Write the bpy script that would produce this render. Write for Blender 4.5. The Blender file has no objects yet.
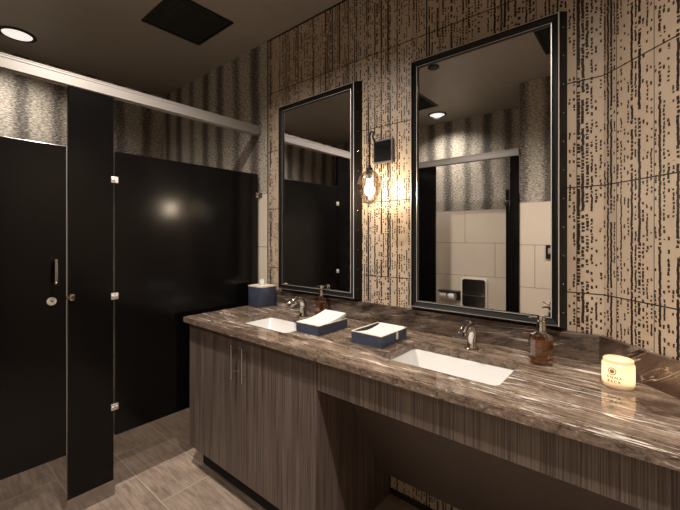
import bpy, bmesh, math, random
from mathutils import Vector, Matrix
random.seed(4)
S = bpy.context.scene
COL = S.collection
PI = math.pi

# ------------------------------------------------------------------ materials
class G:
    """small helper to write node graphs as expressions"""
    def __init__(s, name):
        s.m = bpy.data.materials.new(name); s.m.use_nodes = True
        s.nt = s.m.node_tree; s.nt.nodes.clear()
        s.out = s.nt.nodes.new('ShaderNodeOutputMaterial')
    def n(s, t, **kw):
        x = s.nt.nodes.new(t)
        for k, v in kw.items(): setattr(x, k, v)
        return x
    def put(s, sock, v):
        if isinstance(v, bpy.types.NodeSocket): s.nt.links.new(v, sock)
        elif isinstance(v, tuple) and sock.type == 'RGBA': sock.default_value = (*v[:3], 1)
        else: sock.default_value = v
    def M(s, op, a, b=0.0, c=None, clamp=False):
        x = s.n('ShaderNodeMath', operation=op); x.use_clamp = clamp
        s.put(x.inputs[0], a); s.put(x.inputs[1], b)
        if c is not None: s.put(x.inputs[2], c)
        return x.outputs[0]
    def xyz(s, v):
        x = s.n('ShaderNodeSeparateXYZ'); s.put(x.inputs[0], v); return x.outputs
    def vec(s, a, b, c=0.0):
        x = s.n('ShaderNodeCombineXYZ')
        for i, q in enumerate((a, b, c)): s.put(x.inputs[i], q)
        return x.outputs[0]
    def coord(s, which='Object'): return s.n('ShaderNodeTexCoord').outputs[which]
    def noise(s, v, scale=1.0, detail=3.0, rough=0.5, dist=0.0):
        x = s.n('ShaderNodeTexNoise'); s.put(x.inputs['Vector'], v)
        x.inputs['Scale'].default_value = scale; x.inputs['Detail'].default_value = detail
        x.inputs['Roughness'].default_value = rough; x.inputs['Distortion'].default_value = dist
        return x.outputs[0]
    def white(s, v):
        x = s.n('ShaderNodeTexWhiteNoise', noise_dimensions='3D'); s.put(x.inputs['Vector'], v); return x.outputs[0]
    def mapr(s, v, a, b, c=0.0, d=1.0, smooth=True):
        x = s.n('ShaderNodeMapRange', interpolation_type='SMOOTHSTEP' if smooth else 'LINEAR')
        for i, q in enumerate((v, a, b, c, d)): s.put(x.inputs[i], q)
        return x.outputs[0]
    def mix(s, f, a, b):
        x = s.n('ShaderNodeMix', data_type='RGBA'); s.put(x.inputs[0], f); s.put(x.inputs[6], a); s.put(x.inputs[7], b); return x.outputs[2]
    def mapping(s, v, loc=(0,0,0), rot=(0,0,0), sc=(1,1,1)):
        x = s.n('ShaderNodeMapping'); s.put(x.inputs[0], v)
        x.inputs[1].default_value = loc; x.inputs[2].default_value = rot; x.inputs[3].default_value = sc
        return x.outputs[0]
    def bsdf(s, color, rough=0.5, metal=0.0, bump=None, bd=0.001, **kw):
        b = s.n('ShaderNodeBsdfPrincipled')
        s.put(b.inputs['Base Color'], color); s.put(b.inputs['Roughness'], rough); s.put(b.inputs['Metallic'], metal)
        for k, v in kw.items(): s.put(b.inputs[k.replace('_', ' ')], v)
        if bump is not None:
            u = s.n('ShaderNodeBump'); u.inputs['Distance'].default_value = bd; s.put(u.inputs['Height'], bump)
            s.nt.links.new(u.outputs[0], b.inputs['Normal'])
        s.nt.links.new(b.outputs[0], s.out.inputs[0]); return s.m

def simple(name, color, rough, metal=0.0, var=0.0, **kw):
    g = G(name)
    if var:
        nz = g.noise(g.coord(), 9.0, 4)
        c = g.mix(nz, tuple(max(0, q*(1-var)) for q in color), tuple(min(1, q*(1+var)) for q in color))
    else: c = color
    return g.bsdf(c, rough, metal, **kw)

def mat_mosaic():
    g = G('printed_tile')
    o = g.xyz(g.coord('UV')); u, v = o[0], o[1]
    P = 0.0137
    jit = g.noise(g.vec(g.M('MULTIPLY', u, 230), g.M('MULTIPLY', v, 150)), 1.0, 2)
    jit = g.M('SUBTRACT', jit, .5)
    uu = g.M('DIVIDE', g.M('ADD', u, 5.0), P)
    c = g.M('FLOOR', uu); fu = g.M('SUBTRACT', g.M('FRACT', uu), .5)
    r1 = g.white(g.vec(c, 3.3)); r2 = g.white(g.vec(c, 17.7)); r3 = g.white(g.vec(c, 41.2))
    H = 0.0130
    vv = g.M('ADD', g.M('DIVIDE', v, H), g.M('MULTIPLY', r2, 9.0))
    k = g.M('FLOOR', vv); fv = g.M('ABSOLUTE', g.M('SUBTRACT', g.M('FRACT', vv), .5))
    rn = g.white(g.vec(c, k, 1.0)); rh = g.white(g.vec(c, k, 7.0))
    low = g.noise(g.vec(g.M('MULTIPLY', c, 3.17), g.M('MULTIPLY', v, 6.0)), 1.0, 2)
    patch = g.noise(g.vec(g.M('MULTIPLY', u, 9.0), g.M('MULTIPLY', v, 3.0)), 1.0, 1)
    d = g.M('MULTIPLY', g.M('POWER', r1, 1.2), .85)
    d = g.M('ADD', d, g.M('MULTIPLY', g.M('SUBTRACT', low, .5), 2.5))
    d = g.M('ADD', d, g.M('MULTIPLY', g.M('SUBTRACT', patch, .47), 1.0))
    d = g.M('ADD', d, .20)
    on = g.M('LESS_THAN', rn, d)
    hw = g.M('ADD', .20, g.M('MULTIPLY', g.M('MULTIPLY', r1, r3), .22))
    hw = g.M('ADD', hw, g.M('MULTIPLY', jit, .40))
    inx = g.M('LESS_THAN', g.M('ABSOLUTE', g.M('SUBTRACT', fu, g.M('MULTIPLY', g.M('SUBTRACT', g.white(g.vec(c, k, 13.0)), .5), .22))), hw)
    hh = g.M('ADD', g.M('ADD', .22, g.M('MULTIPLY', rh, .34)), g.M('ADD', g.M('MULTIPLY', jit, .5), g.M('MULTIPLY', g.M('GREATER_THAN', d, .9), .3)))
    iny = g.M('LESS_THAN', fv, hh)
    mark = g.M('MULTIPLY', g.M('MULTIPLY', on, inx), iny)
    # joints
    jv = g.M('FRACT', g.M('ADD', g.M('DIVIDE', g.M('SUBTRACT', v, 1.112), .3955), 100.5))
    jv = g.M('MULTIPLY', g.M('ABSOLUTE', g.M('SUBTRACT', jv, .5)), .3955)
    jh = g.M('LESS_THAN', jv, .0022)
    ju = g.M('FRACT', g.M('ADD', g.M('DIVIDE', g.M('SUBTRACT', u, 2.044), .1372), 100.5))
    ju = g.M('MULTIPLY', g.M('ABSOLUTE', g.M('SUBTRACT', ju, .5)), .1372)
    jj = g.M('LESS_THAN', ju, .0014)
    tid = g.white(g.vec(g.M('FLOOR', g.M('DIVIDE', g.M('SUBTRACT', u, 2.044), .1372)), g.M('FLOOR', g.M('DIVIDE', g.M('SUBTRACT', v, 1.112), .3955)), 5.0))
    soft = g.noise(g.vec(g.M('MULTIPLY', u, 11), g.M('MULTIPLY', v, 7)), 1.0, 3)
    base = g.mix(soft, (.36, .278, .20), (.56, .445, .33))
    base = g.mix(g.M('MULTIPLY', tid, .35), base, (.38, .30, .23))
    col = g.mix(mark, base, (.017, .011, .008))
    col = g.mix(g.M('MAXIMUM', jh, g.M('MULTIPLY', jj, .85)), col, (.022, .014, .010))
    hgt = g.M('SUBTRACT', 1.0, g.M('ADD', g.M('MULTIPLY', jh, 1.0), g.M('MULTIPLY', jj, .6)))
    return g.bsdf(col, g.M('ADD', .36, g.M('MULTIPLY', soft, .12)), Specular_IOR_Level=.3, bump=hgt, bd=.0012)

def mat_fur():
    g = G('streaked_wallpaper')
    o = g.xyz(g.coord('UV')); u, v = o[0], o[1]
    wob = g.M('MULTIPLY', g.M('SUBTRACT', g.noise(g.vec(g.M('MULTIPLY', u, 2.0), g.M('MULTIPLY', v, 2.6)), 1.0, 2), .5), .07)
    x = g.M('ADD', u, wob)
    b = g.M('COSINE', g.M('MULTIPLY', g.M('ADD', x, .045), 2*PI/.222))
    b2 = g.M('COSINE', g.M('MULTIPLY', x, 2*PI/.61))
    edge = g.M('MULTIPLY', g.M('SUBTRACT', g.noise(g.vec(g.M('MULTIPLY', u, 45), g.M('MULTIPLY', v, 110)), 1.0, 3), .5), 3.4)
    bb = g.M('ADD', g.M('ADD', b, g.M('MULTIPLY', b2, .28)), edge)
    band = g.mapr(bb, -.5, 1.25)
    hair = g.noise(g.vec(g.M('MULTIPLY', u, 42), g.M('MULTIPLY', v, 210)), 1.0, 5, .65, .4)
    h = g.mapr(hair, .38, .62)
    blot = g.noise(g.vec(g.M('MULTIPLY', u, 5), g.M('MULTIPLY', v, 5)), 1.0, 3)
    light = g.mix(h, (.105, .094, .078), (.66, .60, .50))
    light = g.mix(g.M('MULTIPLY', blot, .35), light, (.28, .25, .20))
    dark = g.mix(h, (.012, .012, .012), (.10, .088, .072))
    return g.bsdf(g.mix(g.M('MULTIPLY', band, .93), light, dark), .7, bump=hair, bd=.001)

def mat_white_tile():
    g = G('cream_wall_tile')
    o = g.xyz(g.coord('UV')); u, v = o[0], o[1]
    vv = g.M('DIVIDE', g.M('SUBTRACT', v, 1.62-.74), .37); row = g.M('FLOOR', vv)
    fv = g.M('MULTIPLY', g.M('ABSOLUTE', g.M('SUBTRACT', g.M('FRACT', g.M('ADD', vv, 10.5)), .5)), .37)
    uu = g.M('ADD', g.M('DIVIDE', g.M('SUBTRACT', u, .501), .66), g.M('MULTIPLY', g.M('MODULO', g.M('ADD', row, 10), 2.0), .5))
    fu = g.M('MULTIPLY', g.M('ABSOLUTE', g.M('SUBTRACT', g.M('FRACT', g.M('ADD', uu, 10.5)), .5)), .66)
    j = g.M('MAXIMUM', g.M('LESS_THAN', fv, .002), g.M('LESS_THAN', fu, .002))
    nz = g.noise(g.vec(u, v), 4.0, 3)
    c = g.mix(nz, (.56, .48, .385), (.66, .58, .48))
    return g.bsdf(g.mix(j, c, (.13, .10, .075)), .3, bump=g.M('SUBTRACT', 1.0, j), bd=.001)

def mat_floor():
    g = G('taupe_floor_tile')
    o = g.xyz(g.coord()); x, y = o[0], o[1]
    W, L = .2845, .60
    vv = g.M('DIVIDE', g.M('ADD', y, .5065), W); row = g.M('FLOOR', vv)
    fv = g.M('MULTIPLY', g.M('ABSOLUTE', g.M('SUBTRACT', g.M('FRACT', g.M('ADD', vv, 20.5)), .5)), W)
    uu = g.M('ADD', g.M('DIVIDE', g.M('SUBTRACT', x, .25), L), g.M('MULTIPLY', g.M('MODULO', g.M('ADD', row, 21.0), 2.0), .5))
    fu = g.M('MULTIPLY', g.M('ABSOLUTE', g.M('SUBTRACT', g.M('FRACT', g.M('ADD', uu, 20.5)), .5)), L)
    j = g.M('MAXIMUM', g.M('LESS_THAN', fv, .0022), g.M('LESS_THAN', fu, .0022))
    tid = g.white(g.vec(g.M('FLOOR', uu), row, 2.0))
    st = g.noise(g.vec(g.M('MULTIPLY', x, 7), g.M('ADD', g.M('MULTIPLY', y, 55), g.M('MULTIPLY', tid, 20))), 1.0, 5, .6, .6)
    bl = g.noise(g.vec(x, y, g.M('MULTIPLY', tid, 3)), 6.0, 4)
    s = g.M('ADD', g.M('MULTIPLY', st, .65), g.M('MULTIPLY', bl, .35))
    c = g.mix(g.mapr(s, .3, .7), (.17, .125, .095), (.42, .33, .26))
    c = g.mix(g.M('MULTIPLY', tid, .3), c, (.24, .185, .145))
    return g.bsdf(g.mix(j, c, (.50, .43, .35)), g.M('ADD', .34, g.M('MULTIPLY', st, .2)), bump=g.M('ADD', g.M('MULTIPLY', st, .3), g.M('MULTIPLY', j, -.6)), bd=.001)

def mat_marble(name, rot, dark, mid, light, veinc, rough=.1, sc=1.0, vein=1.0, turn=0.0):
    g = G(name)
    p = g.mapping(g.mapping(g.coord(), rot=(0, 0, turn)), rot=rot)
    q = g.mapping(p, sc=(2.2*sc, 8*sc, 8*sc))
    a = g.noise(q, 1.6, 7, .62, .9)
    b = g.noise(g.mapping(p, sc=(9, 24, 24), loc=(3, 1, 2)), 1.5, 7, .7, .5)
    f = g.noise(p, 90, 3, .6)
    t = g.M('ADD', g.M('ADD', g.M('MULTIPLY', a, .55), g.M('MULTIPLY', b, .35)), g.M('MULTIPLY', f, .10))
    c = g.mix(g.mapr(t, .38, .54), dark, mid); c = g.mix(g.mapr(t, .52, .66), c, light)
    vn = g.noise(g.mapping(p, sc=(.75, 7.5, 7.5), loc=(7, 2, .5)), 1.5, 4, .5, .35)
    vl = g.M('SUBTRACT', 1.0, g.mapr(g.M('ABSOLUTE', g.M('SUBTRACT', vn, .5)), 0.0, .011))
    vm = g.mapr(g.noise(g.mapping(p, sc=(2, 6, 6), loc=(1, 9, 4)), 1.6, 3), .42, .62)
    vn2 = g.noise(g.mapping(p, sc=(1.1, 11, 11), loc=(2, 6, 3)), 1.7, 5, .55, .5)
    vl2 = g.M('SUBTRACT', 1.0, g.mapr(g.M('ABSOLUTE', g.M('SUBTRACT', vn2, .44)), 0.0, .008))
    dk = g.noise(g.mapping(p, sc=(1.4, 14, 14), loc=(5, 5, 8)), 1.7, 5, .6, .8)
    dl = g.M('SUBTRACT', 1.0, g.mapr(g.M('ABSOLUTE', g.M('SUBTRACT', dk, .5)), 0.0, .02))
    c = g.mix(g.M('MULTIPLY', dl, .75), c, tuple(q*.45 for q in dark))
    c = g.mix(g.M('MULTIPLY', g.M('MULTIPLY', vl, vm), .9*vein), c, veinc)
    c = g.mix(g.M('MULTIPLY', g.M('MULTIPLY', vl2, vm), .55*vein), c, veinc)
    return g.bsdf(c, rough, Specular_IOR_Level=.65)

def mat_wood():
    g = G('dark_grained_laminate')
    o = g.xyz(g.coord())
    h = g.M('ADD', o[0], g.M('MULTIPLY', o[1], .83))
    a = g.noise(g.vec(g.M('MULTIPLY', h, 300), g.M('MULTIPLY', o[2], 2.2)), 1.0, 4, .65)
    b = g.noise(g.vec(g.M('MULTIPLY', h, 26), g.M('MULTIPLY', o[2], .9)), 1.0, 3)
    s = g.M('ADD', g.M('MULTIPLY', a, .75), g.M('MULTIPLY', b, .25))
    c = g.mix(g.mapr(s, .38, .60), (.045, .033, .027), (.165, .125, .103))
    return g.bsdf(c, .42, bump=a, bd=.0004)

def mat_emit(name, color, strength, base=(.8, .8, .8)):
    g = G(name); b = g.n('ShaderNodeBsdfPrincipled')
    g.put(b.inputs['Base Color'], base); g.put(b.inputs['Emission Color'], color); b.inputs['Emission Strength'].default_value = strength
    g.nt.links.new(b.outputs[0], g.out.inputs[0]); return g.m

def mat_thin_glass(name, tint=(1, 1, 1), rough=0.0, gl=1.0, ior=1.45):
    g = G(name); t = g.n('ShaderNodeBsdfTransparent'); t.inputs[0].default_value = (*tint, 1)
    r = g.n('ShaderNodeBsdfGlossy'); r.inputs['Roughness'].default_value = rough
    f = g.n('ShaderNodeLayerWeight'); f.inputs[0].default_value = .5
    m = g.n('ShaderNodeMixShader'); g.put(m.inputs[0], g.M('MULTIPLY_ADD', g.M('POWER', f.outputs['Facing'], 2.0), .75*gl, .14))
    g.nt.links.new(t.outputs[0], m.inputs[1]); g.nt.links.new(r.outputs[0], m.inputs[2]); g.nt.links.new(m.outputs[0], g.out.inputs[0])
    return g.m

def mat_candle_glass():
    g = G('frosted_candle_glass')
    d = g.n('ShaderNodeBsdfDiffuse'); d.inputs[0].default_value = (.78, .68, .55, 1)
    t = g.n('ShaderNodeBsdfTranslucent'); t.inputs[0].default_value = (1, .90, .76, 1)
    r = g.n('ShaderNodeBsdfGlossy'); r.inputs['Roughness'].default_value = .12
    m = g.n('ShaderNodeMixShader'); m.inputs[0].default_value = .55
    g.nt.links.new(d.outputs[0], m.inputs[1]); g.nt.links.new(t.outputs[0], m.inputs[2])
    m2 = g.n('ShaderNodeMixShader'); m2.inputs[0].default_value = .06
    g.nt.links.new(m.outputs[0], m2.inputs[1]); g.nt.links.new(r.outputs[0], m2.inputs[2]); g.nt.links.new(m2.outputs[0], g.out.inputs[0])
    return g.m

def mat_fabric(name, c, rough=.75):
    g = G(name); o = g.xyz(g.coord())
    w = g.noise(g.mapping(g.coord(), sc=(1, 1, 1)), 520, 2); b = g.noise(g.coord(), 26, 3)
    s = g.M('ADD', g.M('MULTIPLY', w, .5), g.M('MULTIPLY', b, .5))
    return g.bsdf(g.mix(g.mapr(s, .35, .65), tuple(q*.72 for q in c), tuple(q*1.3 for q in c)), rough, bump=w, bd=.0006)

MOS, FUR, WTL, FLR, WOOD = mat_mosaic(), mat_fur(), mat_white_tile(), mat_floor(), mat_wood()
MARB = mat_marble('brown_marble', (0, 0, .035), (.055, .038, .027), (.19, .138, .100), (.46, .37, .285), (.92, .86, .78), .06)
def mat_cut():
    g = G('rough_marble_edge')
    a = g.noise(g.mapping(g.coord(), sc=(14, 20, 30)), 2.2, 7, .7, .8); b = g.noise(g.coord(), 120, 3, .6)
    s = g.M('ADD', g.M('MULTIPLY', a, .7), g.M('MULTIPLY', b, .3))
    c = g.mix(g.mapr(s, .36, .54), (.045, .030, .020), (.19, .14, .105)); c = g.mix(g.mapr(s, .55, .68), c, (.55, .46, .38))
    return g.bsdf(c, .38, bump=s, bd=.003)
MARBE = mat_cut()
MARBS = mat_marble('dark_brown_marble', (0, .10, 0), (.028, .019, .014), (.105, .076, .058), (.27, .205, .16), (.70, .60, .50), .16, vein=.8)
MARBD = mat_marble('diagonal_vein_marble', (0, .60, 0), (.024, .015, .010), (.085, .053, .037), (.24, .155, .11), (.78, .64, .52), .28, vein=1.1, turn=PI/4)
CEIL = simple('brown_ceiling_paint', (.27, .238, .205), .42, var=.12)
BLK = simple('black_laminate', (.0025, .0022, .0022), .185, Specular_IOR_Level=.30)
BLKM = simple('black_metal', (.006, .0055, .005), .42, 0.0, Specular_IOR_Level=.25)
BLKF = simple('black_matte', (.008, .0075, .007), .8)
CHR = simple('chrome', (.62, .60, .57), .09, 1.0)
SAT = simple('satin_chrome', (.80, .77, .73), .34, .7)
STL = simple('brushed_steel', (.42, .40, .38), .22, 1.0, var=.15)
ALU = simple('satin_aluminium', (.29, .27, .25), .42, .4, var=.05)
FRM = simple('pewter_frame', (.62, .59, .55), .38, .55, var=.1)
PORC = simple('white_porcelain', (.66, .65, .63), .12)
PAPER = simple('white_paper', (.61, .595, .57), .85, var=.03)
LINING = mat_fabric('cream_lining', (.62, .55, .46), .7)
BLUE = mat_fabric('navy_leather', (.037, .046, .075), .5)
MIRR = simple('silvered_mirror', (.86, .85, .84), .0, 1.0)
GLASS = mat_thin_glass('clear_globe_glass', (.90, .84, .76), .0, 1.5)
BGLASS = mat_thin_glass('bottle_glass', (.88, .80, .70), .0, 1.3)
AMBER = simple('amber_soap', (.42, .16, .03), .02, Transmission_Weight=.78, IOR=1.38)
CANDLE = mat_candle_glass()
WAX = simple('candle_wax', (.86, .72, .52), .5)
INK = simple('brown_ink', (.02, .010, .007), .6)
GREY = simple('grey_plastic', (.30, .28, .26), .4)

# ------------------------------------------------------------------ mesh helpers
def obj(name, bm, mats, parent=None, smooth=False, angle=.6):
    me = bpy.data.meshes.new(name); bm.normal_update(); bm.to_mesh(me); bm.free()
    for m in (mats if isinstance(mats, (list, tuple)) else [mats]): me.materials.append(m)
    o = bpy.data.objects.new(name, me); COL.objects.link(o)
    if smooth:
        for p in me.polygons: p.use_smooth = True
        try: me.set_sharp_from_angle(angle=angle)
        except Exception: pass
    if parent is not None:
        o.parent = parent
        o.matrix_parent_inverse = Matrix.Translation(-parent.location) if parent.type == 'EMPTY' and parent.parent is None else Matrix.Identity(4)
    return o

def thing(name, label, cat, loc, group=None):
    o = bpy.data.objects.new(name, None); COL.objects.link(o); o.location = loc; o.empty_display_size = .05
    return tag(o, label, cat, group)
def tag(o, label, cat, group=None):
    o['label'] = label; o['category'] = cat
    if group: o['group'] = group
    return o
def struct(o, label=None):
    o['kind'] = 'structure'
    if label: o['label'] = label
    return o

def box(bm, x0, y0, z0, x1, y1, z1, bev=0.0, seg=2, mat=0):
    vs = [bm.verts.new(p) for p in ((x0,y0,z0),(x1,y0,z0),(x1,y1,z0),(x0,y1,z0),(x0,y0,z1),(x1,y0,z1),(x1,y1,z1),(x0,y1,z1))]
    fs = [bm.faces.new([vs[i] for i in f]) for f in ((0,3,2,1),(4,5,6,7),(0,1,5,4),(1,2,6,5),(2,3,7,6),(3,0,4,7))]
    for f in fs: f.material_index = mat
    if bev:
        es = list({e for f in fs for e in f.edges})
        r = bmesh.ops.bevel(bm, geom=es, offset=bev, segments=seg, affect='EDGES', profile=.5)
        for f in r['faces']: f.material_index = mat
    return vs
def boxbm(*a, **k):
    bm = bmesh.new(); box(bm, *a, **k); return bm

def prism(bm, poly, z0, z1, mat=0):
    a = [bm.verts.new((x, y, z0)) for x, y in poly]; b = [bm.verts.new((x, y, z1)) for x, y in poly]
    n = len(poly); fs = [bm.faces.new(a[::-1]), bm.faces.new(b)]
    for i in range(n): fs.append(bm.faces.new((a[i], a[(i+1) % n], b[(i+1) % n], b[i])))
    for f in fs: f.material_index = mat
    bmesh.ops.recalc_face_normals(bm, faces=fs)

def tube(bm, pts, rad, seg=12, cap=True, mat=0, flat=1.0):
    """swept tube; rad float or list; flat squashes second cross axis"""
    pts = [Vector(p) for p in pts]; n = len(pts)
    rr = rad if isinstance(rad, (list, tuple)) else [rad]*n
    rings = []; up = None
    for i, p in enumerate(pts):
        t = (pts[min(i+1, n-1)] - pts[max(i-1, 0)]).normalized()
        if up is None:
            up = Vector((0, 0, 1)) if abs(t.z) < .9 else Vector((1, 0, 0))
        a = (up - t*up.dot(t)).normalized(); up = a; b = t.cross(a)
        rings.append([bm.verts.new(p + (a*math.cos(2*PI*j/seg) + b*math.sin(2*PI*j/seg)*flat)*rr[i]) for j in range(seg)])
    fs = []
    for i in range(n-1):
        for j in range(seg):
            fs.append(bm.faces.new((rings[i][j], rings[i][(j+1) % seg], rings[i+1][(j+1) % seg], rings[i+1][j])))
    if cap:
        fs.append(bm.faces.new(rings[0][::-1])); fs.append(bm.faces.new(rings[-1]))
    for f in fs: f.material_index = mat
    bmesh.ops.recalc_face_normals(bm, faces=fs)

def lathe(bm, prof, c=(0, 0, 0), seg=32, mat=0, closed=False):
    rings = []
    for r, z in prof:
        if r < 1e-6: rings.append([bm.verts.new((c[0], c[1], c[2]+z))])
        else: rings.append([bm.verts.new((c[0]+r*math.cos(2*PI*j/seg), c[1]+r*math.sin(2*PI*j/seg), c[2]+z)) for j in range(seg)])
    fs = []
    pr = list(zip(rings, rings[1:])) + ([(rings[-1], rings[0])] if closed else [])
    for a, b in pr:
        for j in range(seg):
            k = (j+1) % seg
            if len(a) == 1 and len(b) == 1: continue
            if len(a) == 1: fs.append(bm.faces.new((a[0], b[k], b[j])))
            elif len(b) == 1: fs.append(bm.faces.new((a[j], a[k], b[0])))
            else: fs.append(bm.faces.new((a[j], a[k], b[k], b[j])))
    for f in fs: f.material_index = mat
    bmesh.ops.recalc_face_normals(bm, faces=fs)

def rrect(x0, y0, x1, y1, r, n=5):
    out = []
    for cx, cy, a0 in ((x1-r, y1-r, 0), (x0+r, y1-r, PI/2), (x0+r, y0+r, PI), (x1-r, y0+r, 1.5*PI)):
        for i in range(n+1):
            a = a0 + PI/2*i/n; out.append((cx+r*math.cos(a), cy+r*math.sin(a)))
    return out

# ------------------------------------------------------------------ dimensions
HC = 2.672                      # ceiling
XL, YF, YM = -1.476, -2.57, -1.94   # stall back wall, far wall, front wall beside the camera
XC = 1.988                      # where the diagonal corner wall begins
XR = 2.95
T = .10
D = XR - XC
XS = 1.254                      # side of the alcove

def wall(name, p0, p1, cells, z0=0.0, z1=HC, u0=0.0):
    """slab wall from p0 to p1 (seen side on the left hand when walking); cells = [(s0, s1, z0, z1, material)]"""
    bm = bmesh.new(); uv = bm.loops.layers.uv.new('uv')
    p0, p1 = Vector(p0), Vector(p1); d = (p1-p0); L = d.length; d /= L; nrm = Vector((-d.y, d.x))
    mats = []
    for s0, s1, a, b, m in cells:
        if m not in mats: mats.append(m)
        q = [(s0, a), (s1, a), (s1, b), (s0, b)]
        vs = [bm.verts.new((p0.x+d.x*s, p0.y+d.y*s, z)) for s, z in q]
        f = bm.faces.new(vs); f.material_index = mats.index(m)
        for l, (s, z) in zip(f.loops, q): l[uv].uv = (s+u0, z)
    # back and rims
    def P(s, z, k): return (p0.x+d.x*s - nrm.x*T*k, p0.y+d.y*s - nrm.y*T*k, z)
    b = [bm.verts.new(P(s, z, 1)) for s, z in ((0, z0), (L, z0), (L, z1), (0, z1))]
    a = [bm.verts.new(P(s, z, 0)) for s, z in ((0, z0), (L, z0), (L, z1), (0, z1))]
    mats.append(BLKF); mi = len(mats)-1
    for f in [bm.faces.new(b[::-1])] + [bm.faces.new((a[i], b[i], b[(i+1) % 4], a[(i+1) % 4])) for i in range(4)]: f.material_index = mi
    return struct(obj(name, bm, mats))

SPL = 1.62
def lower_upper(L): return [(0, L, 0, SPL, WTL), (0, L, SPL, HC, FUR)]
# vanity wall (walk in -X so the room is on the left)  -> use u = real X by building with increasing X and flipping side
def wallx(name, x0, x1, y, cells):
    bm = bmesh.new(); uv = bm.loops.layers.uv.new('uv'); mats = []
    for a, b, z0, z1, m in cells:
        if m not in mats: mats.append(m)
        q = [(a, z0), (b, z0), (b, z1), (a, z1)]
        f = bm.faces.new([bm.verts.new((s, y, z)) for s, z in q]); f.material_index = mats.index(m)
        for l, (s, z) in zip(f.loops, q): l[uv].uv = (s, z)
    mats.append(BLKF); mi = len(mats)-1
    A = [bm.verts.new((s, y, z)) for s, z in ((x0, 0), (x1, 0), (x1, HC), (x0, HC))]
    B = [bm.verts.new((s, y+T, z)) for s, z in ((x0, 0), (x1, 0), (x1, HC), (x0, HC))]
    for f in [bm.faces.new(B)] + [bm.faces.new((A[i], A[(i+1) % 4], B[(i+1) % 4], B[i])) for i in range(4)]: f.material_index = mi
    return struct(obj(name, bm, mats))
XT = .105
wallx('wall_back', XL, XC, 0.0, [(XL, XT, 0, SPL, WTL), (XL, XT, SPL, HC, FUR), (XT, XC, 0, HC, MOS)])
# diagonal wall, u continues from XC
bm = bmesh.new(); uv = bm.loops.layers.uv.new('uv'); Ld = D*2**.5
q = [((XC, 0, 0), XC, 0), ((XR, -D, 0), XC+Ld, 0), ((XR, -D, HC), XC+Ld, HC), ((XC, 0, HC), XC, HC)]
f = bm.faces.new([bm.verts.new(p) for p, _, _ in q])
for l, (_, a, b) in zip(f.loops, q): l[uv].uv = (a, b)
k = T/2**.5
A = [bm.verts.new(p) for p, _, _ in q]; B = [bm.verts.new((p[0]+k, p[1]+k, p[2])) for p, _, _ in q]
for f in [bm.faces.new(B)] + [bm.faces.new((A[i], A[(i+1) % 4], B[(i+1) % 4], B[i])) for i in range(4)]: f.material_index = 1
struct(obj('wall_corner', bm, [MOS, BLKF]))
L1 = abs(YF)
wall('wall_left', (XL, 0), (XL, YF), lower_upper(L1), u0=.02)
wall('wall_front', (XL, YF), (XS, YF), lower_upper(XS-XL), u0=.15)
wall('wall_alcove', (XS, YF), (XS, YM-.001), lower_upper(YM-YF-.001))
wall('wall_front_right', (XS, YM), (XR, YM), lower_upper(XR-XS), u0=.38)
wall('wall_right', (XR, YM), (XR, -D), [(0, -D-YM, 0, HC, FUR)], u0=.1)
bm = bmesh.new(); ya_, yb_ = YM+.05, -D-.05
box(bm, XR-.012, ya_+.06, .002, XR-.001, yb_-.06, 2.10)
for q_ in ((ya_, ya_+.058, 0.0, 2.16), (yb_-.058, yb_, 0.0, 2.16), (ya_+.058, yb_-.058, 2.102, 2.16)): box(bm, XR-.022, q_[0], q_[2], XR-.001, q_[1], q_[3])
struct(obj('added_dark_door', bm, WOOD))  # added unseen door, dark to cut the reflection in the black panels
foot = [(XL, 0), (XL, YF), (XS, YF), (XS, YM), (XR, YM), (XR, -D), (XC, 0)]
bm = bmesh.new(); prism(bm, foot, -.1, 0); struct(obj('floor', bm, FLR))
bm = bmesh.new(); prism(bm, foot, HC, HC+.1); struct(obj('ceiling', bm, CEIL))
# dark trim: joint between wallpaper and tile
struct(obj('trim_1', boxbm(XT-.003, -.004, 0.98, XT+.003, 0.0, HC-.001), BLKM))
struct(obj('ceiling_shadow_strip', boxbm(XT+.003, -.004, HC-.009, XC-.003, 0.0, HC-.0005), BLKM))  # dark strip standing in for the shadow line under the ceiling
struct(obj('baseboard_back', boxbm(1.095, -.012, 0.0, XC-.01, -.0005, .026, bev=.002), BLKF))

# ------------------------------------------------------------------ vanity: counter
ZC = .865; TC = .030; YC = -.588
def counter():
    bm = bmesh.new()
    outer = [(.076, YC), (XC - YC - .004, YC), (XC-.003, -.001), (.076, -.001)]
    holes = [rrect(.372, -.455, .798, -.192, .022), rrect(1.331, -.455, 1.757, -.192, .022)]
    edges = []
    for loop in [outer]+holes:
        vs = [bm.verts.new((x, y, ZC)) for x, y in loop]
        edges += [bm.edges.new((vs[i], vs[(i+1) % len(vs)])) for i in range(len(vs))]
    r = bmesh.ops.triangle_fill(bm, use_beauty=True, edges=edges, normal=(0, 0, 1))
    top = [f for f in r['geom'] if isinstance(f, bmesh.types.BMFace)]
    for f in top:
        if f.normal.z < 0: f.normal_flip()
    ex = bmesh.ops.extrude_face_region(bm, geom=top)
    vs = [v for v in ex['geom'] if isinstance(v, bmesh.types.BMVert)]
    for v in vs: v.co.z -= TC
    bmesh.ops.recalc_face_normals(bm, faces=bm.faces[:])
    es = [e for e in bm.edges if len(e.link_faces) == 2 and abs(e.link_faces[0].normal.dot(e.link_faces[1].normal)) < .3 and
          all(v.co.z > ZC-.001 for v in e.verts)]
    bmesh.ops.bevel(bm, geom=es, offset=.003, segments=2, affect='EDGES')
    bm.normal_update()
    for f in bm.faces:
        if abs(f.normal.z) < .2: f.material_index = 1
    return bm
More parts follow.
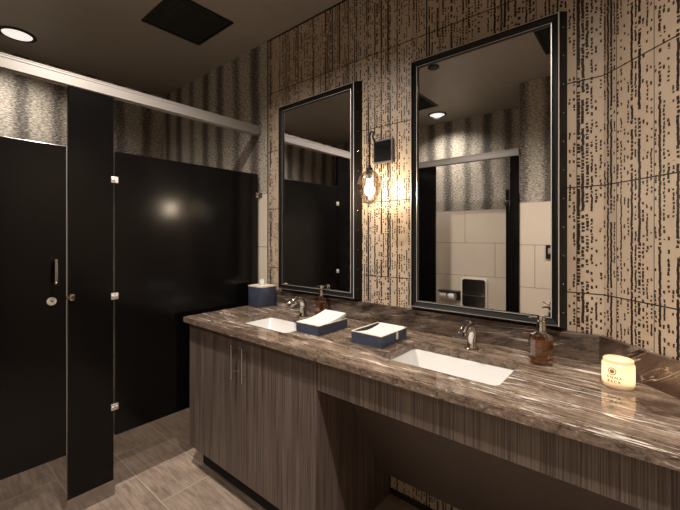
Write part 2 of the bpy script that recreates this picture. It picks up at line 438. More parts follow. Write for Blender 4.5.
ctr = thing('countertop', 'long polished brown marble vanity countertop with pale veins and two sink cut-outs', 'countertop', (1.2, -.3, ZC-TC))
obj('slab', counter(), [MARB, MARBE], ctr)
obj('backsplash', boxbm(XT+.005, -.022, ZC, XC-.010, -.001, ZC+.102, bev=.0015), MARBS, ctr)
bm = bmesh.new(); k = .022
kk = k*(2**.5-1)
pts = [(XC-.0005-.0, -.0015), (XC-YC-.006, YC+.001), (XC-YC-.006-k*2**.5, YC+.001), (XC-kk-.0005, -k)]
pts = [(XC-.0095, -.0225), (XC-.002, -.0015), (XC-YC-.006, YC+.002), (XC-YC-.006-k*1.414, YC+.002)]
prism(bm, pts, ZC, ZC+.102)
bs = obj('backsplash', bm, MARBD, ctr); bs['label'] = 'darker diagonal-veined backsplash on the corner wall'

# ------------------------------------------------------------------ sinks
def sink(x0, x1, y0, y1, label):
    t = thing('sink', label, 'sink', ((x0+x1)/2, (y0+y1)/2, ZC-.155), 'undermount sinks in the countertop')
    bm = bmesh.new()
    def ring(dx, z, r): return [bm.verts.new((x, y, z)) for x, y in rrect(x0+dx, y0+dx, x1-dx, y1-dx, r)]
    zt = ZC-TC-.0005
    rs = [ring(-.016, zt-.012, .034), ring(-.016, zt, .034), ring(.004, zt, .022), ring(.008, zt-.01, .026), ring(.020, zt-.085, .04), ring(.034, zt-.108, .045), ring(.07, zt-.118, .03)]
    rs2 = [ring(-.004, zt-.012, .03), ring(.010, zt-.09, .04), ring(.05, zt-.128, .03)]
    n = len(rs[0])
    def join(a, b):
        for j in range(n): bm.faces.new((a[j], a[(j+1) % n], b[(j+1) % n], b[j]))
    for a, b in zip(rs, rs[1:]): join(a, b)
    cx, cy = (x0+x1)/2, (y0+y1)/2
    v = bm.verts.new((cx, cy, zt-.121))
    for j in range(n): bm.faces.new((rs[-1][j], rs[-1][(j+1) % n], v))
    join(rs[0], rs2[0])
    for a, b in zip(rs2, rs2[1:]): join(a, b)
    w = bm.verts.new((cx, cy, zt-.131))
    for j in range(n): bm.faces.new((rs2[-1][j], rs2[-1][(j+1) % n], w))
    bmesh.ops.recalc_face_normals(bm, faces=bm.faces[:])
    obj('basin', bm, PORC, t, smooth=True, angle=.7)
    bm = bmesh.new(); lathe(bm, [(0, -.119), (.021, -.119), (.024, -.116), (.0, -.1165)][:0] or [(0, .003), (.018, .003), (.023, .001), (.023, -.001), (0, -.001)], (cx, cy+.02, zt-.1185), 24)
    d = obj('drain', bm, CHR, t, smooth=True); d['label'] = 'chrome drain'
    return t
sink(.372, .798, -.455, -.192, 'rectangular white undermount sink above the cabinet doors, nearest the black stall panel')
sink(1.331, 1.757, -.455, -.192, 'rectangular white undermount sink between the open towel tray and the candle')

# ------------------------------------------------------------------ faucets
def faucet(x, y, label):
    t = thing('faucet', label, 'faucet', (x, y, ZC), 'chrome sensor faucets')
    bm = bmesh.new(); lathe(bm, [(0, 0), (.029, 0), (.029, .004), (.024, .008), (0, .008)], (x, y, ZC), 28)
    obj('base_ring', bm, CHR, t, smooth=True)
    bm = bmesh.new()
    path = [(0, 0, .004), (0, .004, .030), (0, .004, .055), (0, -.002, .078), (0, -.015, .097), (0, -.034, .108), (0, -.056, .1105), (0, -.077, .105), (0, -.094, .094), (0, -.104, .084)]
    rad = [.022, .020, .0185, .018, .0175, .0165, .0160, .0155, .0150, .0145]
    pts = []
    tube(bm, [(x, y+a[1], ZC+a[2]) for a in path], rad, 20, flat=.92)
    obj('spout', bm, CHR, t, smooth=True, angle=.9)
    bm = bmesh.new(); tube(bm, [(x, y-.1035, ZC+.0845), (x, y-.111, ZC+.076)], [.011, .0105], 18)
    a = obj('aerator', bm, BLKM, t, smooth=True, angle=.6); a['label'] = 'black aerator tip'
    bm = bmesh.new()   # oval sensor window lying on the front of the stem
    n = 20; cen = bm.verts.new((x, y-.0178, ZC+.045))
    ring = [bm.verts.new((x+.0085*math.cos(2*PI*i/n), y-.0162+.0012*abs(math.sin(2*PI*i/n)), ZC+.045+.023*math.sin(2*PI*i/n))) for i in range(n)]
    ring2 = [bm.verts.new((v.co.x, v.co.y+.006, v.co.z)) for v in ring]
    for i in range(n):
        bm.faces.new((cen, ring[i], ring[(i+1) % n])); bm.faces.new((ring[i], ring2[i], ring2[(i+1) % n], ring[(i+1) % n]))
    s = obj('sensor_window', bm, PORC, t); s['label'] = 'pale oval sensor window'
    return t
faucet(.600, -.150, 'arched chrome sensor faucet behind the sink next to the blue tissue box')
faucet(1.562, -.135, 'arched chrome sensor faucet behind the sink nearest the candle')

# ------------------------------------------------------------------ soap bottles
def bottle(x, y, label, rot=0):
    t = thing('soap_dispenser', label, 'soap dispenser', (x, y, ZC), 'glass pump soap bottles')
    n = 12
    def facet(r, z): return [(x+r*math.cos(2*PI*(j+.5)/n+rot), y+r*math.sin(2*PI*(j+.5)/n+rot), z) for j in range(n)]
    def stack(prof):
        bm = bmesh.new(); rings = [[bm.verts.new(p) for p in facet(r, ZC+z)] for r, z in prof]
        for a, b in zip(rings, rings[1:]):
            for j in range(n): bm.faces.new((a[j], a[(j+1) % n], b[(j+1) % n], b[j]))
        bm.faces.new(rings[0][::-1]); bm.faces.new(rings[-1]); bmesh.ops.recalc_face_normals(bm, faces=bm.faces[:]); return bm
    obj('bottle', stack([(.034, .0), (.040, .004), (.041, .020), (.038, .026), (.040, .032), (.041, .090), (.034, .104), (.018, .112), (.015, .116)]), BGLASS, t)
    s = obj('liquid', stack([(.032, .004), (.036, .008), (.037, .020), (.034, .027), (.036, .034), (.037, .082), (.036, .084)]), AMBER, t); s['label'] = 'amber liquid soap inside the bottle'
    bm = bmesh.new(); lathe(bm, [(0, .1105), (.0150, .1105), (.0150, .132), (.0138, .134), (.0138, .150), (.012, .152), (.0, .152)], (x, y, ZC), 24)
    obj('collar', bm, CHR, t, smooth=True)
    bm = bmesh.new(); lathe(bm, [(0, .152), (.006, .152), (.006, .158), (.0135, .158), (.0135, .172), (.012, .174), (0, .174)], (x, y, ZC), 24)
    tube(bm, [(x-.004, y, ZC+.1665), (x-.025, y-.006, ZC+.1670), (x-.038, y-.010, ZC+.162)], [.0052, .0048, .0036], 12)
    obj('pump', bm, CHR, t, smooth=True, angle=.7)
    return t
bottle(1.814, -.140, 'faceted glass soap bottle with amber liquid and chrome pump, between sink and candle')
bottle(.662, -.062, 'amber glass soap bottle with chrome pump, behind the tray whose towels curl up', .2)

# ------------------------------------------------------------------ boxes and towel trays
t = thing('tissue_box', 'square navy tissue box with cream lid at the end of the countertop by the stall', 'tissue box', (.150, -.085, ZC))
bm = boxbm(.080, -.147, ZC, .222, -.026, ZC+.128, bev=.004); obj('body', bm, BLUE, t, smooth=True)
bm = bmesh.new()
o_, i_ = rrect(.079, -.148, .223, -.025, .004, 3), rrect(.128, -.104, .175, -.068, .014, 3)
ro = [[bm.verts.new((x, y, z)) for x, y in o_] for z in (ZC+.1282, ZC+.136)]
ri = [[bm.verts.new((x, y, z)) for x, y in i_] for z in (ZC+.1282, ZC+.136)]
n = len(o_)
for j in range(n):
    k2 = (j+1) % n
    bm.faces.new((ro[0][j], ro[0][k2], ro[1][k2], ro[1][j])); bm.faces.new((ri[0][k2], ri[0][j], ri[1][j], ri[1][k2]))
    bm.faces.new((ro[1][j], ro[1][k2], ri[1][k2], ri[1][j])); bm.faces.new((ro[0][k2], ro[0][j], ri[0][j], ri[0][k2]))
l = obj('lid', bm, LINING, t); l['label'] = 'cream lid with an opening'
bm = bmesh.new(); n = 16
prev = None
for k3, (z, w, dth, tw) in enumerate(((.1285, .017, .010, 0), (.142, .019, .007, .2), (.155, .019, .005, .3), (.168, .015, .003, .45), (.173, .010, .0015, .5))):
    ring = []
    for j in range(n):
        a = 2*PI*j/n; rx, ry = w*math.cos(a), (dth+.002*math.sin(3*a+k3))*math.sin(a)
        ring.append(bm.verts.new((.150+rx*math.cos(tw)-ry*math.sin(tw)-.004*k3*.6, -.086+rx*math.sin(tw)+ry*math.cos(tw), ZC+z+.004*math.cos(a)*(k3 > 2))))
    if prev:
        for j in range(n): bm.faces.new((prev[j], prev[(j+1) % n], ring[(j+1) % n], ring[j]))
    else: bm.faces.new(ring[::-1])
    prev = ring
bm.faces.new(prev); tag(obj('tissue', bm, PAPER, None, smooth=True), 'white tissue sticking out of the navy tissue box', 'tissue')

def tray(x0, y0, x1, y1, h, label, notch):
    t = thing('towel_tray', label, 'tray', ((x0+x1)/2, (y0+y1)/2, ZC), 'navy hand towel trays')
    w = .006
    bm = bmesh.new(); o, i = rrect(x0, y0, x1, y1, .003, 3), rrect(x0+w, y0+w, x1-w, y1-w, .003, 3)
    a = [bm.verts.new((x, y, ZC)) for x, y in o]; b = [bm.verts.new((x, y, ZC+h)) for x, y in o]
    c = [bm.verts.new((x, y, ZC+h)) for x, y in i]; d = [bm.verts.new((x, y, ZC+.006)) for x, y in i]; n = len(o)
    for p, q2 in ((a, b), (b, c), (c, d)):
        for j in range(n): bm.faces.new((p[j], p[(j+1) % n], q2[(j+1) % n], q2[j]))
    bm.faces.new(a[::-1]); bm.faces.new(d); bmesh.ops.recalc_face_normals(bm, faces=bm.faces[:])
    for f in bm.faces:
        if f.normal.z > .9 and f.calc_center_median().z > ZC+.01: f.material_index = 0
    obj('body', bm, BLUE, t, smooth=True, angle=.5)
    bm = bmesh.new()   # cream rim
    a = [bm.verts.new((x, y, ZC+h+.0002)) for x, y in o]; b = [bm.verts.new((x, y, ZC+h+.003)) for x, y in o]
    c = [bm.verts.new((x, y, ZC+h+.003)) for x, y in i]; d = [bm.verts.new((x, y, ZC+h+.0002)) for x, y in i]
    for p, q2 in ((a, b), (b, c), (c, d), (d, a)):
        for j in range(n): bm.faces.new((p[j], p[(j+1) % n], q2[(j+1) % n], q2[j]))
    bmesh.ops.recalc_face_normals(bm, faces=bm.faces[:])
    r = obj('rim', bm, LINING, t); r['label'] = 'cream rim'
    if notch:
        m = .5*(y0+y1)+.018
        r = obj('finger_notch', boxbm(x1-.0005, m-.008, ZC+.014, x1+.0016, m+.008, ZC+h+.0028, bev=.0006), LINING, t); r['label'] = 'cream notch on the tray side'
    return t
def towels(x0, y0, x1, y1, zb, prof, label, thick=.004, skew=0.0, lift=0.0):
    """stack of folded paper: surface height follows prof(v) from front (v=0) to back (v=1)"""
    bm = bmesh.new(); NU, NV = 6, 18
    top = [[bm.verts.new((x0+(x1-x0)*i/NU, y0+(y1-y0)*j/NV + skew*(i/NU-.5)*(y1-y0), ZC+prof(j/NV)+lift*(i/NU)*(j/NV))) for j in range(NV+1)] for i in range(NU+1)]
    bot = [[bm.verts.new((v.co.x, v.co.y, max(ZC+zb, v.co.z-(thick if j > NV*.82 else 1)))) for j, v in enumerate(c)] for c in top]
    for i in range(NU):
        for j in range(NV):
            bm.faces.new((top[i][j], top[i+1][j], top[i+1][j+1], top[i][j+1])); bm.faces.new((bot[i][j], bot[i][j+1], bot[i+1][j+1], bot[i+1][j]))
    for i in range(NU):
        bm.faces.new((top[i][0], bot[i][0], bot[i+1][0], top[i+1][0])); bm.faces.new((top[i][NV], top[i+1][NV], bot[i+1][NV], bot[i][NV]))
    for j in range(NV):
        bm.faces.new((top[0][j], top[0][j+1], bot[0][j+1], bot[0][j])); bm.faces.new((top[NU][j], bot[NU][j], bot[NU][j+1], top[NU][j+1]))
    bmesh.ops.recalc_face_normals(bm, faces=bm.faces[:])
    return tag(obj('paper_towels', bm, PAPER, None, smooth=True, angle=.8), label, 'paper towels', 'paper hand towels in trays')
tray(.806, -.398, .955, -.186, .044, 'navy tray beside the first sink, its white towels curling up at the back', False)
towels(.811, -.392, .950, -.193, .0065, lambda v: .048+.026*max(0, v)**1.7-.004*math.sin(PI*v), 'white paper towels curling up out of the tray nearest the amber soap and first sink', .014, 0, .0)
tray(1.124, -.372, 1.281, -.167, .047, 'navy tray with a cream notch, below the wall lamp between the two mirrors', True)
towels(1.148, -.365, 1.274, -.175, .0065, lambda v: .049-.012*math.sin(PI*v)+.004*v, 'white paper towels lying level in the navy tray with the cream notch', .006)

# ------------------------------------------------------------------ candle
CXc, CYc, R0 = 2.040, -.218, .0415
cd = thing('candle', 'lit cream candle in frosted glass with brown lettering on the marble counter', 'candle', (CXc, CYc, ZC))
bm = bmesh.new(); lathe(bm, [(0, .0), (R0-.008, .0), (R0-.002, .003), (R0, .009), (R0, .068), (R0-.001, .071), (R0-.003, .073), (R0-.003, .083), (R0-.005, .085), (R0-.007, .083), (R0-.006, .070), (R0-.005, .012), (0, .008)], (CXc, CYc, ZC), 48)
obj('glass', bm, CANDLE, cd, smooth=True)
bm = bmesh.new(); lathe(bm, [(0, .009), (R0-.0075, .009), (R0-.0075, .018), (R0-.012, .016), (0, .015)], (CXc, CYc, ZC), 40)
obj('wax', bm, WAX, cd, smooth=True)
bm = bmesh.new(); tube(bm, [(CXc, CYc, ZC+.0155), (CXc+.001, CYc, ZC+.030)], .0012, 8); obj('wick', bm, BLKF, cd)
bm = bmesh.new(); lathe(bm, [(0, 0), (.003, .003), (.0042, .008), (.003, .015), (0, .023)], (CXc+.001, CYc, ZC+.029), 16)
obj('flame', bm, mat_emit('flame', (1, .82, .62), 125), cd, smooth=True)
def text_mesh(body, size, spacing=1.0):
    cu = bpy.data.curves.new('tmp', 'FONT'); cu.body = body; cu.size = size; cu.align_x = 'CENTER'; cu.space_character = spacing; cu.extrude = 0.0; cu.offset = .00035
    ob = bpy.data.objects.new('tmp', cu); COL.objects.link(ob); bpy.context.view_layer.update()
    me = bpy.data.meshes.new_from_object(ob.evaluated_get(bpy.context.evaluated_depsgraph_get()))
    bpy.data.objects.remove(ob); return me
def wrap(bm, a0):
    for v in bm.verts:
        a = a0 + v.co.x/R0; r = R0+.0005
        v.co = Vector((CXc+r*math.cos(a), CYc+r*math.sin(a), ZC+v.co.y))
A0 = -PI/2 - .20
bm = bmesh.new()
for s, z in (('ANNA', .032), ('BECK', .0205)):
    me = text_mesh(s, .0105, 1.55); me.transform(Matrix.Translation((0, z, 0)) @ Matrix.Diagonal((1.0, 1, 1, 1))); bm.from_mesh(me); bpy.data.meshes.remove(me)
bmesh.ops.subdivide_edges(bm, edges=[e for e in bm.edges if e.calc_length() > .003], cuts=2)
wrap(bm, A0); obj('lettering', bm, INK, cd)
bm = bmesh.new(); n = 32
def annul(r0, r1, cx, cy, n=32):
    a = [bm.verts.new((cx+r0*math.cos(2*PI*i/n), cy+r0*math.sin(2*PI*i/n), 0)) for i in range(n)]
    b = [bm.verts.new((cx+r1*math.cos(2*PI*i/n), cy+r1*math.sin(2*PI*i/n), 0)) for i in range(n)]
    for i in range(n): bm.faces.new((a[i], b[i], b[(i+1) % n], a[(i+1) % n]))
annul(.0088, .0108, -.005, .0535)
for i in range(6):
    annul(.0006, .0027, -.005+.0036*math.cos(PI*i/3), .0535+.0036*math.sin(PI*i/3), 10)
wrap(bm, A0); obj('emblem', bm, INK, cd)

# ------------------------------------------------------------------ vanity cabinet
cb = thing('vanity_cabinet', 'dark grained wood vanity cabinet with two doors under the first sink', 'cabinet', (.58, -.27, 0))
X0, X1, YD = .089, 1.094, -.559
bm = bmesh.new()
box(bm, X0+.004, YD+.021, .130, X0+.022, -.002, ZC-TC-.002)
box(bm, X1-.018, YD+.0, .130, X1, -.002, ZC-TC-.002)
box(bm, X0+.022, YD+.021, .130, X1-.018, -.002, .148)
box(bm, X1-.018, -.4695, .0, X1, -.0135, .1299)
obj('body', bm, WOOD, cb)
k = obj('toe_kick', boxbm(X0+.03, -.490, .0, X1-.001, -.470, .1295), BLKF, cb); k['label'] = 'black recessed toe kick'
def door(xa, xb, xh):
    d = obj('door', boxbm(xa, YD, .125, xb, YD+.019, ZC-TC-.004, bev=.0012), WOOD, cb)
    yb = YD-.030
    bm = bmesh.new()
    tube(bm, [(xh, yb, .628), (xh, yb, .796)], .0058, 14)
    for z in (.655, .769): tube(bm, [(xh, yb, z), (xh, YD-.0005, z)], .0045, 12)
    h = obj('handle', bm, CHR, d, smooth=True, angle=.7); h['label'] = 'chrome bar handle'
door(X0, .5905, .549); door(.5935, X1-.019, .637)
# apron, side strip and knee panel
obj_ap = obj('apron', boxbm(X1+.003, YD+.002, .708, 2.515, YD+.021, ZC-TC-.001, bev=.001), WOOD)
tag(obj_ap, 'long dark wood apron board under the marble counter to the right of the cabinet', 'apron board')
kp = thing('knee_panel', 'sloping dark panel covering the pipes in the open space under the second sink', 'panel', (1.75, -.25, .09))
bm = bmesh.new()
ya, za, yb, zb = -.402, .706, -.093, .155
dirv = Vector((0, yb-ya, zb-za)).normalized(); nv = Vector((0, dirv.z, -dirv.y))
vs = []
for x in (X1+.001, 2.30):
    for (y, z) in ((ya, za), (yb, zb)):
        pass
q4 = [(ya, za), (yb, zb), (yb+.012, zb+.006), (ya+.012, za+.006)]
a = [bm.verts.new((X1+.001, y, z)) for y, z in q4]; b = [bm.verts.new((XC-y-.02, y, z)) for y, z in q4]
for f in (a, b[::-1]): bm.faces.new(f)
for i in range(4): bm.faces.new((a[i], b[i], b[(i+1) % 4], a[(i+1) % 4]))
bmesh.ops.recalc_face_normals(bm, faces=bm.faces[:])
KNEE = simple('dark_brown_panel', (.075, .058, .047), .5, var=.2)
obj('board', bm, KNEE, kp)
for x, s in ((1.115, .14), (1.115, .72), (1.9, .14), (1.9, .72)):
    y, z = ya+(yb-ya)*s, za+(zb-za)*s
    bm = bmesh.new(); n_ = Vector((0, -(za-zb), -(yb-ya))).normalized(); n_ = Vector((0, -abs(n_.y), -abs(n_.z)))
    tube(bm, [Vector((x, y, z))-n_*.0005, Vector((x, y, z))+n_*.002], .0045, 12); obj('screw', bm, CHR, kp)

# ------------------------------------------------------------------ framed mirrors
def mirror(x0, x1, label):
    z0, z1, dp, fl = .986, 2.160, .052, .018
    t = thing('framed_mirror', label, 'mirror', ((x0+x1)/2, 0, z0-fl), 'tall framed mirrors over the sinks')
    bm = bmesh.new()
    # profile as (inset, y, material) from the wall outwards, then in to the glass
    prof = [(-fl, -.0008), (-fl, -.004), (-.0005, -dp+.001), (0, -dp), (.0036, -dp-.002), (.0065, -dp), (.0085, -dp+.007), (.0235, -dp+.013), (.0262, -dp+.008), (.0295, -dp+.007), (.031, -.0335)]
    mi = [0, 0, 0, 1, 0, 0, 0, 0, 1, 0]
    rings = []
    for ins, y in prof:
        rings.append([bm.verts.new(p) for p in ((x0+ins, y, z0+ins), (x1-ins, y, z0+ins), (x1-ins, y, z1-ins), (x0+ins, y, z1-ins))])
    for k, (a, b) in enumerate(zip(rings, rings[1:])):
        for j in range(4):
            f = bm.faces.new((a[j], a[(j+1) % 4], b[(j+1) % 4], b[j])); f.material_index = mi[k]
    bmesh.ops.recalc_face_normals(bm, faces=bm.faces[:])
    # rivets on the sloping sides
    def stud(p, nrm):
        r = bmesh.ops.create_uvsphere(bm, u_segments=10, v_segments=6, radius=.0030, matrix=Matrix.Translation(p))
        for v in r['verts']:
            for f in v.link_faces: f.material_index = 2; f.smooth = True
    nz_, nx_ = 11, 6
    for i in range(nz_):
        z = z0+.05+(z1-z0-.10)*i/(nz_-1)
        stud((x1+fl*.5, -dp/2-.002, z), None); stud((x0-fl*.5, -dp/2-.002, z), None)
    for i in range(nx_):
        x = x0+.05+(x1-x0-.10)*i/(nx_-1)
        stud((x, -dp/2-.002, z0-fl*.5), None); stud((x, -dp/2-.002, z1+fl*.5), None)
    obj('frame', bm, [BLKM, FRM, CHR], t)
    gl = obj('mirror_glass', boxbm(x0+.0305, -.035, z0+.0305, x1-.0305, -.004, z1-.0305), MIRR, t)
    return t
mirror(.273, .892, 'tall black-framed mirror nearest the stalls, above the sink by the tissue box')
mirror(1.237, 1.858, 'tall black-framed mirror between the wall lamp and the tiled corner, reflecting the cream tiles')

# ------------------------------------------------------------------ wall lamp
sx, sy = 1.058, -.140
sc = thing('wall_lamp', 'wall lamp with teardrop glass globe on a square black plate between the mirrors', 'wall lamp', (1.055, 0, 1.765))
bm = bmesh.new(); box(bm, .995, -.018, 1.706, 1.113, -.0008, 1.828, bev=.002)
obj('backplate', bm, simple('dark_pewter', (.20, .19, .18), .35, .6), sc)
b = obj('plate_face', boxbm(1.003, -.0215, 1.714, 1.105, -.0185, 1.820, bev=.001), simple('black_gloss', (.008, .008, .009), .12), sc); b['label'] = 'glossy black plate face'
bm = bmesh.new()
pts = []
tube(bm, [(1.022, -.0222, 1.808), (1.024, -.05, 1.816), (1.038, -.085, 1.833), (sx, -.105, 1.845), (sx, -.125, 1.843), (sx, -.137, 1.832), (sx, sy, 1.815), (sx, sy, 1.70), (sx, sy, 1.668)], .0042, 12)
obj('arm', bm, BLKM, sc, smooth=True, angle=1)
bm = bmesh.new(); lathe(bm, [(0, 1.672), (.007, 1.672), (.009, 1.664), (.015, 1.660), (.0165, 1.650), (.0165, 1.640), (0, 1.640)], (sx, sy, 0), 24)
lathe(bm, [(0, 1.6395), (.011, 1.6395), (.011, 1.607), (0, 1.607)], (sx, sy, 0), 20)
obj('socket', bm, BLKM, sc, smooth=True)
bm = bmesh.new()
gp = [(.018, 1.648), (.026, 1.643), (.040, 1.632), (.053, 1.612), (.0605, 1.588), (.061, 1.566), (.055, 1.541), (.043, 1.516), (.029, 1.496), (.016, 1.484), (.006, 1.479), (0, 1.478)]
lathe(bm, gp, (sx, sy, 0), 40); obj('globe', bm, GLASS, sc, smooth=True, angle=2)
bm = bmesh.new()
bp = [(0, 1.606), (.009, 1.606), (.010, 1.598), (.016, 1.576), (.0225, 1.558), (.0235, 1.546), (.019, 1.534), (.010, 1.526), (0, 1.524)]
lathe(bm, bp, (sx, sy, 0), 24)
bl = obj('bulb', bm, mat_emit('bulb_glow', (1, .86, .68), 130), sc, smooth=True, angle=2)

# ------------------------------------------------------------------ toilet stalls
PT, PB, ZT, ZR = .0125, .300, 1.760, 2.042   # half thickness, bottom, panel top, rail underside
def bracket(parent, y, z, x=PT, horizontal=True, w=.034):
    bm = bmesh.new()
    box(bm, x+.0003, y-w/2, z-.017, x+.006, y+w/2, z+.017, bev=.0025)
    for s in (-1, 1):
        r = bmesh.ops.create_uvsphere(bm, u_segments=12, v_segments=6, radius=.006, matrix=Matrix.Translation((x+.006, y+s*w*.26, z)) @ Matrix.Diagonal((.6, 1, 1, 1)))
    box(bm, x+.006, y-.003, z-.014, x+.012, y+.003, z+.014, bev=.001)
    return obj('bracket', bm, SAT, parent, smooth=True)
pn = thing('partition_panel', 'wide glossy black stall panel between the pilaster and the vanity wall', 'stall panel', (0, -.46, PB))
obj('panel', boxbm(-PT, -.917, PB, PT, -.014, ZT, bev=.003), BLK, pn)
bracket(pn, -.9205, 1.613); bracket(pn, -.9205, 1.017); bracket(pn, -.9205, .450)
for z in (1.612, .45):
    bm = bmesh.new(); box(bm, PT+.0003, -.036, z-.018, PT+.005, -.001, z+.018, bev=.002); box(bm, PT+.005, -.006, z-.018, PT+.032, -.001, z+.018, bev=.002)
    tube(bm, [(PT+.005, -.024, z), (PT+.010, -.024, z)], .006, 12); obj('bracket', bm, CHR, pn, smooth=True)
def pilaster(x0, y0, x1, y1, label, xs=None):
    t = thing('stall_pilaster', label, 'stall post', ((x0+x1)/2, (y0+y1)/2, 0), 'full-height black stall pilasters')
    obj('post', boxbm(x0, y0, .010, x1, y1, ZR-.0085, bev=.003), BLK, t)
    e = .004
    bm = bmesh.new(); box(bm, x0-e, y0-e, 0, x1+e, y0-.0004, .080); box(bm, x0-e, y1+.0004, 0, x1+e, y1+e, .080)
    box(bm, x0-e, y0-.0004, 0, x0-.0004, y1+.0004, .080); box(bm, x1+.0004, y0-.0004, 0, x1+e, y1+.0004, .080)
    s = obj('shoe', bm, STL, t); s['label'] = 'brushed steel shoe at the floor'
    return t
pilaster(-PT, -1.117, PT, -.924, 'tall black pilaster with steel shoe between stall door and wide black panel')
dr = thing('stall_door', 'closed black stall door with chrome pull and round lock', 'stall door', (0, -1.45, PB-.01))
dl = obj('door_leaf', boxbm(-PT, -1.785, PB-.008, PT, -1.125, ZT-.012, bev=.003), BLK, dr)
bm = bmesh.new(); box(bm, PT+.0002, -1.1245+.0, PB-.008, PT+.002, -1.1245+.0025, ZT-.012); box(bm, -PT, -1.1245, PB-.008, PT+.0002, -1.1220, ZT-.012)
e = obj('edge_strip', bm, ALU, dr); e['label'] = 'pale metal edge strip'
bm = bmesh.new(); xh = PT+.030
tube(bm, [(xh, -1.170, 1.112), (xh, -1.170, 1.130), (xh, -1.170, 1.195), (xh, -1.170, 1.212)], [.007, .008, .008, .007], 14)
for z in (1.122, 1.202): tube(bm, [(PT+.0005, -1.170, z), (xh, -1.170, z)], .0065, 12)
for z in (1.112, 1.212):
    bmesh.ops.create_uvsphere(bm, u_segments=12, v_segments=8, radius=.009, matrix=Matrix.Translation((xh, -1.170, z)))
h = obj('pull_handle', bm, CHR, dr, smooth=True, angle=.8); h['label'] = 'chrome pull handle'
bm = bmesh.new(); tube(bm, [(PT+.0003, -1.180, 1.025), (PT+.004, -1.180, 1.025)], .0185, 28); tube(bm, [(PT+.004, -1.180, 1.025), (PT+.0055, -1.180, 1.025)], .0165, 28)
lk = obj('lock', bm, simple('satin_nickel', (.66, .61, .54), .4, .6), dr, smooth=True, angle=.6); lk['label'] = 'round pale nickel lock'
s2 = boxbm(PT+.0056, -1.187, 1.0235, PT+.0064, -1.173, 1.0270); bmesh.ops.rotate(s2, verts=s2.verts[:], cent=(PT, -1.18, 1.025), matrix=Matrix.Rotation(-.6, 3, 'X'))
obj('slot', s2, BLKF, lk)
bm = bmesh.new(); box(bm, PT+.0003, -1.1115, 1.018, PT+.007, -1.092, 1.050, bev=.003); tube(bm, [(PT+.007, -1.100, 1.034), (PT+.012, -1.100, 1.034)], .007, 14)
box(bm, PT+.0022, -1.126, 1.026, PT+.006, -1.1112, 1.042)
kq = obj('keeper', bm, CHR, dr, smooth=True); kq['label'] = 'chrome latch keeper'
# corner pilasters, front rail and the second stall seen in the mirror
pilaster(-PT, -1.945, PT, -1.792, 'black pilaster at the hinge side of the stall door, by the stall corner')
pilaster(.023, YM-.006, .468, YM+.019, 'wide black pilaster on the row of stalls facing the mirrors')
pilaster(1.178, YM-.006, 1.249, YM+.019, 'narrow black pilaster against the tiled wall opposite the mirrors')
d2 = thing('stall_door', 'black stall door standing open inwards, seen edge-on in the mirror', 'stall door', (1.15, -2.2, PB))
obj('door_leaf', boxbm(1.135, -2.50, PB, 1.160, YM-.012, ZT-.012, bev=.003), BLK, d2)
bm = bmesh.new(); box(bm, 1.128, YM-.0115, 1.60, 1.177, YM-.007, 1.645, bev=.002); box(bm, 1.140, YM-.0065, 1.60, 1.174, YM+.012, 1.645, bev=.002); obj('hinge', bm, CHR, d2)
bm = bmesh.new(); box(bm, 1.105, -2.48, 1.60, 1.1345, -2.44, 1.63, bev=.004); obj('door_bumper', bm, CHR, d2)
def rail(name, a, b, label):
    t = thing(name, label, 'headrail', ((a[0]+b[0])/2, (a[1]+b[1])/2, ZR), 'aluminium headrails over the stalls')
    a, b = Vector((*a, 0)), Vector((*b, 0)); d = (b-a).normalized(); n = Vector((-d.y, d.x, 0))
    # profile (n, z): grooved channel
    pr = [(-.018, 0), (-.018, .054), (-.020, .056), (-.020, .060), (.020, .060), (.020, .056), (.018, .054), (.018, .046), (.016, .044), (.018, .042), (.018, .008), (.021, .006), (.021, 0), (.0135, 0), (.0135, -.004), (-.0135, -.004), (-.0135, 0)]
    bm = bmesh.new(); rs = [[bm.verts.new(p+n*q+Vector((0, 0, ZR+z))) for q, z in pr] for p in (a, b)]
    pr_n = len(pr)
    for j in range(pr_n): bm.faces.new((rs[0][j], rs[0][(j+1) % pr_n], rs[1][(j+1) % pr_n], rs[1][j]))
    bm.faces.new(rs[0][::-1]); bm.faces.new(rs[1]); bmesh.ops.recalc_face_normals(bm, faces=bm.faces[:])
    obj('rail', bm, ALU, t)
    return t
ZR -= .004
r1 = rail('headrail', (0, -.004), (0, YM-.03), 'long pale aluminium headrail above the black panel and stall door')
bm = bmesh.new(); box(bm, .0215, -.030, ZR+.004, .0275, -.001, ZR+.054, bev=.002); 
tube(bm, [(.0270, -.016, ZR+.045), (.031, -.016, ZR+.045)], .005, 12); obj('wall_bracket', bm, ALU, r1)
rail('headrail', (.025, YM+.0065), (XS-.003, YM+.0065), 'aluminium headrail opposite the mirrors, ending at the wallpapered wall')
ZR += .004

# ------------------------------------------------------------------ fixtures on the opposite walls (seen in the mirror)
yw = YF
sd = thing('sanitary_bin', 'stainless steel recessed bin on the cream tiled wall, seen in the mirror', 'bin', (.63, yw, .52))
bm = bmesh.new(); fr_o, fr_i = rrect(.485, .515, .775, .862, .03, 5), rrect(.503, .535, .757, .842, .026, 5)
def xz_prism(bm, loop, y0, y1):
    a = [bm.verts.new((x, y0, z)) for x, z in loop]; b = [bm.verts.new((x, y1, z)) for x, z in loop]; n = len(loop)
    bm.faces.new(a); bm.faces.new(b[::-1])
    for j in range(n): bm.faces.new((a[j], b[j], b[(j+1) % n], a[(j+1) % n]))
    bmesh.ops.recalc_face_normals(bm, faces=bm.faces[:])
xz_prism(bm, fr_o, yw+.001, yw+.012); obj('surround', bm, simple('white_enamel', (.75, .70, .62), .35), sd)
bm = bmesh.new(); xz_prism(bm, fr_i, yw+.0125, yw+.03); obj('steel_front', bm, STL, sd)
